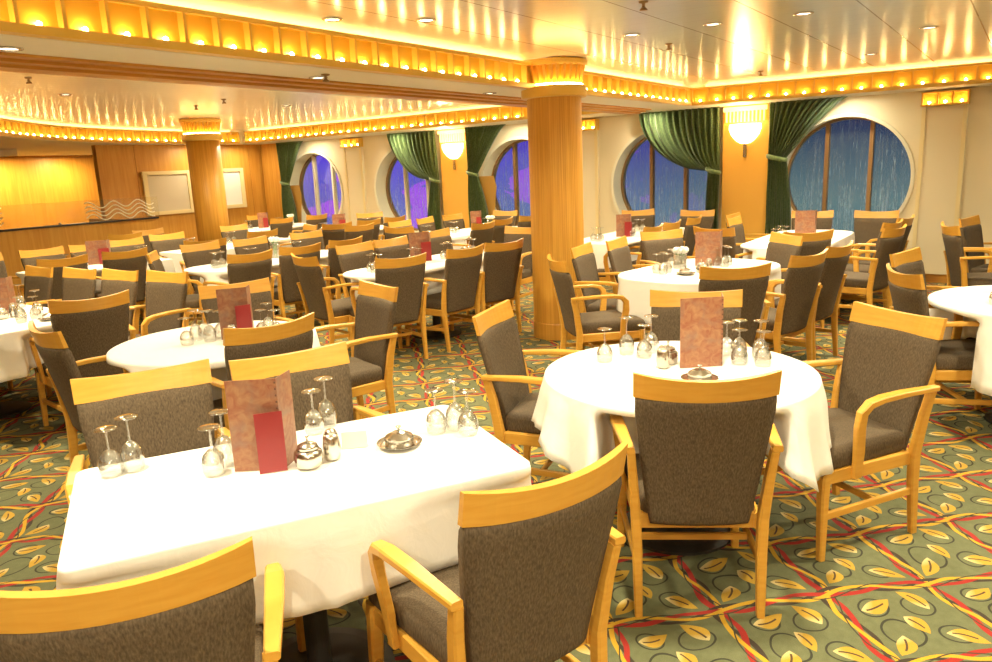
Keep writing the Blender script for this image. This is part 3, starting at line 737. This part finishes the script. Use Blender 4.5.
# ------------------------------------------------------------------ tables and linen
def perimeter(kind, hx, hy, n):
    out = []
    if kind == 'round':
        for i in range(n): a_ = 2 * pi * i / n; out.append((hx * cos(a_), hy * sin(a_), cos(a_), sin(a_)))
    else:
        r = .035 if kind == 'rect' else min(hx, hy) * .8; seg = [((hx - r), (hy - r), 0), (-(hx - r), (hy - r), 90), (-(hx - r), -(hy - r), 180), ((hx - r), -(hy - r), 270)]
        pts = []
        for (cx, cy, a0) in seg:
            for j in range(9): a_ = radians(a0 + j * 11.25); pts.append((cx + r * cos(a_), cy + r * sin(a_), cos(a_), sin(a_)))
        # resample straight runs
        for i, p in enumerate(pts):
            q = pts[(i + 1) % len(pts)]; out.append(p); L = math.dist(p[:2], q[:2])
            if L > .08:
                k = int(L / .035)
                for j in range(1, k): t_ = j / k; out.append((p[0] + (q[0] - p[0]) * t_, p[1] + (q[1] - p[1]) * t_, p[2], p[3]))
    return out
def table(name_kind, x, y, rz, hx, hy, kind, drop, lab, clab, sd=1, square=True, folds=.014):
    rnd = random.Random(sd); H = .745
    t = empty('dining_table', lab, 'table', (x, y, 0), radians(rz), None)
    P = perimeter(kind, hx - .012, hy - .012, 96)
    bm = bmesh.new(); loft(bm, [[(p[0], p[1], z_) for p in P] for z_ in (H - .026, H - .004)]); obj('tabletop', bm, M_dark, t)
    bm = bmesh.new()
    lathe(bm, [(.25, 0), (.25, .012), (.20, .022), (.045, .035), (.04, .07), (.04, H - .05), (.16, H - .035), (.16, H - .03)], 28, cap=True)
    obj('pedestal', bm, M_dark, t, False)
    P = perimeter(kind, hx, hy, 144); n = len(P); bm = bmesh.new()
    ph = [rnd.uniform(0, 6.28) for _ in range(6)]; per = [0]
    for i in range(n): per.append(per[-1] + math.dist(P[i][:2], P[(i + 1) % n][:2]))
    Ltot = per[-1]; a = hx + drop * .62; b_ = hy + drop * .62
    rings = [[(p[0] * k, p[1] * k, H) for p in P] for k in (.02, .35, .7, .93)] + [[(p[0] - p[2] * .006, p[1] - p[3] * .006, H) for p in P]]
    NR = 13
    for j in range(NR):
        q = (j / (NR - 1)) ** 1.5; ring = []
        for i, p in enumerate(P):
            s_ = per[i] / Ltot * 2 * pi
            if kind == 'round':
                # square cloth on a round top: corners hang lower
                c_, d_ = abs(p[2]), abs(p[3]); edge = (hx + drop) / max(c_, d_); dr = min(edge - hx, drop * 1.75)
            else:
                corner = min(abs(p[2]), abs(p[3])) * 1.4; dr = drop * (1 + .28 * corner)
            k1 = int(Ltot / .21); k2 = int(Ltot / .34)
            fo = folds * (sin(k1 * s_ + ph[0] + .8 * sin(2 * s_ + ph[1])) + .8 * sin(k2 * s_ + ph[2]) + .4 * sin(k1 * 2.3 * s_ + ph[3]))
            if kind != 'round': fo *= .75
            amp = q ** 1.3
            o = .004 + .008 * min(q * 4, 1) + (.030 if kind == 'round' else .012) * q + (fo + folds * 1.0) * amp
            zed = H - .004 - dr * q + .006 * sin(5 * s_ + ph[4]) * q
            lx, ly = p[0] + p[2] * o, p[1] + p[3] * o; ca, sa = cos(radians(rz)), sin(radians(rz))
            WXp, WYp = dent(x + lx * ca - ly * sa, y + lx * sa + ly * ca, zed, x, y); WXp -= x; WYp -= y
            ring.append((WXp * ca + WYp * sa, -WXp * sa + WYp * ca, zed))
        rings.append(ring)
    loft(bm, rings, True, False)
    bm.faces.new(bm.verts[:n] if False else [v for v in list(bm.verts)[:n]])
    o = obj('tablecloth', bm, M_cloth, None, True, (x, y, .002)); o.rotation_euler = (0, 0, radians(rz)); tag(o, clab, 'tablecloth')
    md = o.modifiers.new('edge', 'SOLIDIFY'); md.thickness = .0015
    return t
#        x     y    rot   hx   hy   kind
TB = [
 ('t1', 1.475, 1.83, -30, .645, .36, 'rect', .27, 'rectangular dining table under the white cloth in the left foreground', 'smooth white cloth over the rectangular table in the left foreground'),
 ('t2', 3.05, 1.20, 40, .575, .575, 'round', .20, 'round dining table in the right foreground, in front of the big column', 'white cloth with hanging corner on the round right foreground table'),
 ('t3', 2.54, 3.77, 15, .56, .56, 'round', .24, 'round dining table behind the long foreground table', 'white cloth on the round table behind the left foreground table'),
 ('t4', 2.28, 6.30, 90, .98, .42, 'rect', .30, 'long dining table cut off by the left edge of the photo', 'white cloth with a pointed corner at the left edge of the photo'),
 ('t5', 5.45, 6.90, 0, .95, .38, 'oval', .26, 'long dining table with the flower vase, left of centre', 'white cloth on the table with the flower vase'),
 ('t6', 5.85, 4.88, 0, 1.05, .36, 'oval', .28, 'long dining table just left of the big column', 'white cloth on the long table just left of the big column'),
 ('t7', 6.08, 2.20, -10, .74, .48, 'oval', .34, 'oval dining table behind the round foreground table', 'white cloth on the oval table behind the round foreground table'),
 ('t8', 8.68, 2.03, 0, 1.0, .42, 'oval', .26, 'long dining table beneath the pilaster with the nearer sconce', 'rumpled white cloth on the long table below the nearest window'),
 ('t9', 5.38, -.13, 20, .60, .60, 'round', .24, 'round dining table cut off by the right edge of the photo', 'white cloth on the round table at the right edge'),
 ('t10', 8.75, 4.08, 0, 1.05, .38, 'rect', .36, 'long dining table right of the big column under the swagged curtain', 'white cloth on the table with the bright red leaflet, right of the big column'),
 ('t11', 4.45, 8.68, 0, .72, .36, 'rect', .28, 'dining table at the far left in front of the half wall', 'white cloth on the far left table in front of the half wall'),
 ('t12', 8.75, 6.70, 0, 1.0, .36, 'rect', .26, 'dining table below the farther sconce', 'white cloth on the table below the farther sconce'),
 ('t13', 8.75, 9.00, 0, .95, .38, 'rect', .26, 'dining table beneath the fourth round window', 'white cloth on the table beneath the fourth round window'),
 ('t14', 9.15, 11.35, 0, .85, .38, 'rect', .26, 'dining table beneath the farthest purple window', 'white cloth on the table beneath the farthest purple window'),
 ('t16', 6.95, 9.30, 0, .55, .38, 'rect', .26, 'small dining table in front of the left column', 'white cloth on the small table in front of the left column'),
 ('t17', 5.95, 8.95, 0, .36, .36, 'rect', .26, 'small dining table left of the left column', 'white cloth on the small table left of the left column'),
]
TBD = {}
for i, (nm, x, y, rz, hx, hy, kd, dr, lab, clab) in enumerate(TB):
    table(nm, x, y, rz, hx, hy, kd, dr, lab, clab, sd=i + 3, folds=.020 if kd == 'round' else .012); TBD[nm] = (x, y, rz, hx, hy)


# ------------------------------------------------------------------ table ware
TZ = .749
def glass_parts(k=1.0):
    f_ = bmesh.new(); lathe(f_, [(.001, .158 * k), (.028, .157 * k), (.034, .155 * k), (.034, .153 * k), (.012, .150 * k), (.004, .146 * k)], 24)
    s_ = bmesh.new(); lathe(s_, [(.004, .148 * k), (.0035, .12 * k), (.0045, .085 * k)], 12)
    b_ = bmesh.new(); lathe(b_, [(.0045, .086 * k), (.016, .080 * k), (.030, .064 * k), (.037, .040 * k), (.036, .018 * k), (.031, .001), (.0295, .001), (.0345, .018 * k), (.0355, .04 * k), (.0285, .062 * k), (.015, .077 * k), (.002, .082 * k)], 24)
    return f_, s_, b_
def make_glass(name, k):
    t = empty(name, 'x', 'glass')
    for nm, b_ in zip(('foot', 'stem', 'bowl'), glass_parts(k)): obj(nm, b_, M_glass, t, True)
    return t
G0 = [make_glass('wine_glass', 1.0), make_glass('wine_glass', 1.15)]
bm = bmesh.new()
for b_ in glass_parts(1.0):
    me_ = bpy.data.meshes.new('x'); b_.to_mesh(me_); b_.free(); bm.from_mesh(me_)
GF = obj('wine_glass', bm, M_glass, None, True)
gu = {}
def glass(x, y, lab, grp, near=True, tall=0):
    src = G0[tall] if near else GF; key = id(src)
    if key not in gu:
        gu[key] = 1; src.location = (x, y, TZ); src['label'] = lab; src['category'] = 'glass'; src['group'] = grp; return src
    o = dup(src, (x, y, TZ), random.uniform(0, 6), lab, grp); o['category'] = 'glass'; return o
ORD = {2: ['left one', 'right one'], 3: ['leftmost', 'middle one', 'rightmost'],
       4: ['leftmost', 'second leftmost', 'second rightmost', 'rightmost'], 5: ['leftmost', 'second leftmost', 'middle one', 'second rightmost', 'rightmost']}
def cluster(pts, where, near=True):
    def scr(p):
        v = Vector((p[0], p[1], .8 - 1.65)); return v.dot(r2) / v.dot(fwd)
    for i, (x, y) in enumerate(sorted(pts, key=scr)):
        glass(x, y, 'upturned glass ' + where.replace('the table', 'table').replace('the small', 'small').replace('at the left end', 'at left end') + ', ' + ORD[len(pts)][i], 'upturned wine glasses ' + where, near, i % 2 if near else 0)
cluster([(1.13, 2.31), (1.19, 2.29)], 'at the far left corner of the foreground table')
cluster([(1.30, 2.02), (1.37, 2.06)], 'just left of the tall foreground menu')
cluster([(1.72, 2.03), (1.80, 2.05)], 'behind the steel sugar pot on the foreground table')
cluster([(1.93, 1.64), (1.99, 1.60), (1.97, 1.53)], 'at the right end of the foreground table')
cluster([(3.05, 1.55), (3.22, 1.52), (3.30, 1.43), (3.20, 1.42)], 'left of the menu on the round foreground table')
cluster([(3.27, 1.00), (3.36, 1.03), (3.38, .94), (3.28, .90), (3.40, 1.10)], 'right of the menu on the round foreground table')
cluster([(2.38, 3.80), (2.48, 3.86), (2.56, 3.90), (2.50, 3.76), (2.60, 3.80)], 'left of the menu on the round table behind')
cluster([(2.72, 3.58), (2.80, 3.62), (2.76, 3.50)], 'right of the menu on the round table behind')
cluster([(2.3, 5.6), (2.42, 5.66), (2.36, 5.75), (2.5, 5.8)], 'on the right part of the table cut by the left edge')
cluster([(2.5, 6.2), (2.6, 6.3), (2.45, 6.35), (2.55, 6.5)], 'on the back part of the table cut by the left edge')
def far(tn, where, seedpts):
    x, y, rz, hx, hy = TBD[tn]; a_ = radians(rz)
    for j, (u_, v_, n, wh) in enumerate(seedpts):
        pts = []
        for i in range(n):
            du, dv = [(0, 0), (.1, .03), (.04, .11), (.14, .12), (-.07, .08)][i]
            U, V = u_ * hx + du, v_ * hy + dv * .8; pts.append((x + U * cos(a_) - V * sin(a_), y + U * sin(a_) + V * cos(a_)))
        cluster(pts, wh + ' ' + where, tn in ('t7', 't6'))
far('t5', 'on the vase table', [(-.75, -.1, 4, 'at the left end'), (-.35, -.2, 3, 'left of the middle'), (.35, -.1, 3, 'right of the middle')])
far('t6', 'on the table left of the big column', [(-.8, 0, 3, 'at the left end'), (-.3, -.1, 3, 'left of the menu'), (.15, -.2, 3, 'right of the menu'), (.55, -.1, 3, 'at the right end')])
far('t7', 'on the oval table', [(-.55, .2, 3, 'at the left'), (-.1, .35, 3, 'behind the middle'), (.25, -.25, 3, 'right of the menu')])
far('t8', 'on the table under the nearest window', [(-.75, 0, 4, 'at the left end'), (-.4, .1, 4, 'left of the menu'), (.3, -.1, 4, 'right of the menu')])
far('t9', 'on the right edge table', [(-.25, .35, 3, 'at the left')])
far('t10', 'on the red leaflet table', [(-.8, 0, 3, 'at the left end'), (-.2, -.3, 3, 'in front of the menu'), (.35, 0, 3, 'right of the menu')])
far('t11', 'on the far left table', [(-.45, 0, 4, 'left of the menu'), (.7, 0, 2, 'right of the menu')])
far('t12', 'on the table below the farther sconce', [(-.8, 0, 4, 'at the left end'), (-.2, 0, 3, 'in the middle'), (.5, 0, 3, 'at the right end')])
far('t13', 'on the table beneath the fourth window', [(-.6, 0, 4, 'at the left'), (.4, 0, 4, 'at the right')])
far('t14', 'on the table beneath the purple window', [(-.7, 0, 4, 'at the left'), (.1, 0, 4, 'in the middle')])
far('t16', 'on the small table by the left column', [(-.5, 0, 3, 'at the left'), (.4, 0, 3, 'at the right')])
far('t17', 'on the small far table left of the column', [(-.4, 0, 4, 'standing')])

def menu(x, y, rz, lab, h=.28, w_=.13, red=False, stitch=False, lean=0):
    """tall card folded along one edge; local -Y faces the reader"""
    t = empty('menu', lab, 'menu', (x, y, TZ + .001), radians(rz))
    def panel(x0, y0, x1, y1, z0, z1, m, nm, par, th=.003):
        bm = bmesh.new(); d = Vector((x1 - x0, y1 - y0)).normalized(); n_ = Vector((-d.y, d.x)) * th
        loft(bm, [[(x0, y0, z_), (x1, y1, z_), (x1 + n_.x, y1 + n_.y, z_), (x0 + n_.x, y0 + n_.y, z_)] for z_ in (z0, z1)]); return obj(nm, bm, m, par)
    p = panel(-w_, 0, w_ * .35, 0, 0, h, M_menu, 'cover', t); panel(w_ * .35, 0, w_ * .55, .10, 0, h, M_menu, 'back_cover', t)
    if stitch:
        for i in range(14):
            bm = bmesh.new(); box(bm, w_ * .30, w_ * .34, -.004, 0, .012 + i * h / 14.3, .018 + i * h / 14.3); obj('stitch', bm, M_stitch, p)
    if red:
        panel(-w_ * .25, -.035, w_ * .45, -.012, 0, h * .66, M_red, 'leaflet', t, .002)
    return t
menu(1.412, 1.885, -52, 'tall marbled menu with a crimson leaflet on the foreground table', .295, .115, True, True)
menu(3.168, 1.09, -52, 'brown marbled menu with stitched edge on the round foreground table', .31, .14, False, True)
menu(2.65, 3.66, -35, 'marbled menu with dark red leaflet on the round table behind', .29, .12, True)
menu(2.38, 6.05, -30, 'menu at the left edge of the photo', .27, .13)
menu(4.55, 8.72, -30, 'pinkish menu with red leaflet on the far left table', .27, .16, True)
menu(5.85, 4.98, -42, 'pale red menu with red leaflet on the table left of the big column', .29, .15, True)
menu(6.28, 2.16, -65, 'reddish marbled menu on the oval table behind the round one', .29, .15)
menu(8.50, 4.0, -55, 'menu with bright red leaflet right of the big column', .27, .13, True)
menu(8.75, 1.95, -70, 'red-brown menu below the nearest round window', .29, .15)
menu(8.60, 9.02, -40, 'dark red menu below the farthest purple window', .27, .14, True)
menu(9.20, 6.75, -50, 'dark menu below the farther sconce', .27, .11, True)
menu(8.95, 11.35, -35, 'dark red menu right of the left column', .27, .12, True)
menu(5.55, -.02, -75, 'menu at the right edge of the photo', .27, .12)

def sugar_pot(x, y, lab):
    t = empty('sugar_pot', lab, 'sugar pot', (x, y, TZ)); t.scale = (1.15,) * 3
    bm = bmesh.new(); lathe(bm, [(.028, 0), (.036, .008), (.040, .028), (.037, .046), (.030, .052)], 28, cap=True); obj('body', bm, M_steel, t, True)
    bm = bmesh.new(); lathe(bm, [(.031, .053), (.026, .064), (.012, .071), (.004, .073)], 28, cap=True); obj('lid', bm, M_steel, t, True)
    bm = bmesh.new(); tube(bm, [(0, 0, .072), (0, 0, .083), (.003, .0, .09)], [.003, .003, .006]); obj('knob', bm, M_steel, t, True)
def shaker(x, y, lab, g=None):
    t = empty('pepper_shaker', lab, 'shaker', (x, y, TZ), 0, g); t.scale = (1.2,) * 3
    bm = bmesh.new(); lathe(bm, [(.018, 0), (.023, .01), (.025, .035), (.022, .062), (.018, .074)], 24, cap=True); obj('body', bm, M_steel, t, True)
    bm = bmesh.new(); lathe(bm, [(.0175, .075), (.013, .083), (.003, .087)], 24, cap=True); obj('cap', bm, M_steel, t, True)
def butter_dish(x, y, lab):
    t = empty('butter_dish', lab, 'butter dish', (x, y, TZ)); t.scale = (1.2,) * 3
    bm = bmesh.new(); lathe(bm, [(.001, .003), (.045, .003), (.062, .010), (.064, .012), (.046, .001), (.001, .0005)], 36); obj('plate', bm, M_steel, t, True)
    bm = bmesh.new(); lathe(bm, [(.040, .005), (.041, .026), (.038, .030), (.020, .040), (.005, .043)], 36, cap=True); obj('lid', bm, M_steel, t, False)
    bm = bmesh.new(); lathe(bm, [(.004, .042), (.003, .05), (.008, .054), (.008, .057), (.001, .059)], 16, cap=True); obj('knob', bm, M_steel, t, True)
sugar_pot(1.49, 1.80, 'round steel sugar pot right of the tall foreground menu'); shaker(1.57, 1.78, 'steel pepper shaker beside the sugar pot on the foreground table')
butter_dish(1.77, 1.67, 'lidded steel butter dish on the foreground table')
t = obj('x', bmesh.new(), M_card); bpy.data.objects.remove(t)
bm = bmesh.new(); loft(bm, [[(-.042, -.018, 0), (.042, -.018, 0), (.042, -.0165, 0), (-.042, -.0165, 0)], [(-.042, 0, .052), (.042, 0, .052), (.042, .0015, .052), (-.042, .0015, .052)], [(-.042, .018, 0), (.042, .018, 0), (.042, .0195, 0), (-.042, .0195, 0)]], True, True)
o = obj('place_card', bm, M_card, None, False, (1.69, 1.80, TZ)); o.rotation_euler = (0, 0, radians(-48)); tag(o, 'blank white folded card behind the butter dish on the foreground table', 'card')
butter_dish(2.94, 1.06, 'lidded steel butter dish in front of the marbled menu on the round table')
shaker(3.06, 1.27, 'steel shaker left of the marbled menu on the round table'); sugar_pot(3.14, 1.28, 'steel sugar pot left of the marbled menu on the round table')
shaker(2.55, 3.62, 'steel shaker left of the menu on the round table behind'); 
sugar_pot(2.30, 5.9, 'steel sugar pot on the table cut by the left edge'); shaker(2.38, 5.9, 'steel shaker on the table cut by the left edge'); butter_dish(2.44, 5.5, 'steel butter dish on the table cut by the left edge')
shaker(6.0, 2.1, 'steel shaker left of the menu on the oval table'); sugar_pot(5.88, 2.12, 'steel sugar pot left of the menu on the oval table'); butter_dish(5.75, 2.2, 'steel butter dish on the oval table')
shaker(6.25, 4.8, 'steel shaker right of the menu on the table left of the big column'); sugar_pot(6.38, 4.78, 'steel sugar pot right of the menu on the table left of the big column')
# flower vase
def vase(x, y, lab, h=.17):
    t = empty('flower_vase', lab, 'vase', (x, y, TZ))
    bm = bmesh.new(); lathe(bm, [(.001, .004), (.05, .004), (.055, .0), (.058, h), (.054, h), (.051, .008), (.001, .008)], 24); obj('vase_body', bm, M_glass, t, True)
    for i in range(6):
        a_ = i * 1.05; bm = bmesh.new(); tube(bm, [(.02 * cos(a_), .02 * sin(a_), .01), (-.02 * cos(a_), .02 * sin(a_), h * .6), (.04 * cos(a_), .04 * sin(a_), h + .02)], .005, 6); s_ = obj('stem', bm, M_stem, t)
        bm = bmesh.new(); bmesh.ops.create_icosphere(bm, subdivisions=2, radius=.028, matrix=Matrix.Translation((.04 * cos(a_), .04 * sin(a_), h + .035)))
        for v_ in bm.verts: v_.co += Vector((random.uniform(-1, 1), random.uniform(-1, 1), random.uniform(-1, 1))) * .005
        obj('blossom', bm, M_flower, s_)
vase(5.62, 7.0, 'clear glass vase of white flowers on the table left of centre')
vase(9.45, 6.7, 'small flower vase below the farther sconce', .12); vase(6.20, 2.42, 'small flower vase behind the menu on the oval table', .10); vase(9.5, 11.3, 'white flowers on the table beneath the purple window', .14)

# every kind of repeat carries its group
GR = {'chair': 'armchairs around the dining tables', 'table': 'dining tables', 'tablecloth': 'white tablecloths', 'menu': 'menus standing on the tables', 'curtain': 'green velvet curtains',
      'curtain lining': 'amber curtain linings', 'column': 'round veneered columns', 'wall lamp': 'sconces between the curtains', 'ceiling sprinkler': 'ceiling sprinklers', 'ceiling light': 'small ceiling downlights',
      'framed panel': 'framed panels on the end wall', 'sugar pot': 'steel sugar pots', 'shaker': 'steel shakers', 'butter dish': 'steel butter dishes', 'vase': 'flower vases on the tables'}
for o in C.objects:
    if not o.parent and o.get('category') in GR and not o.get('group'): o['group'] = GR[o['category']]
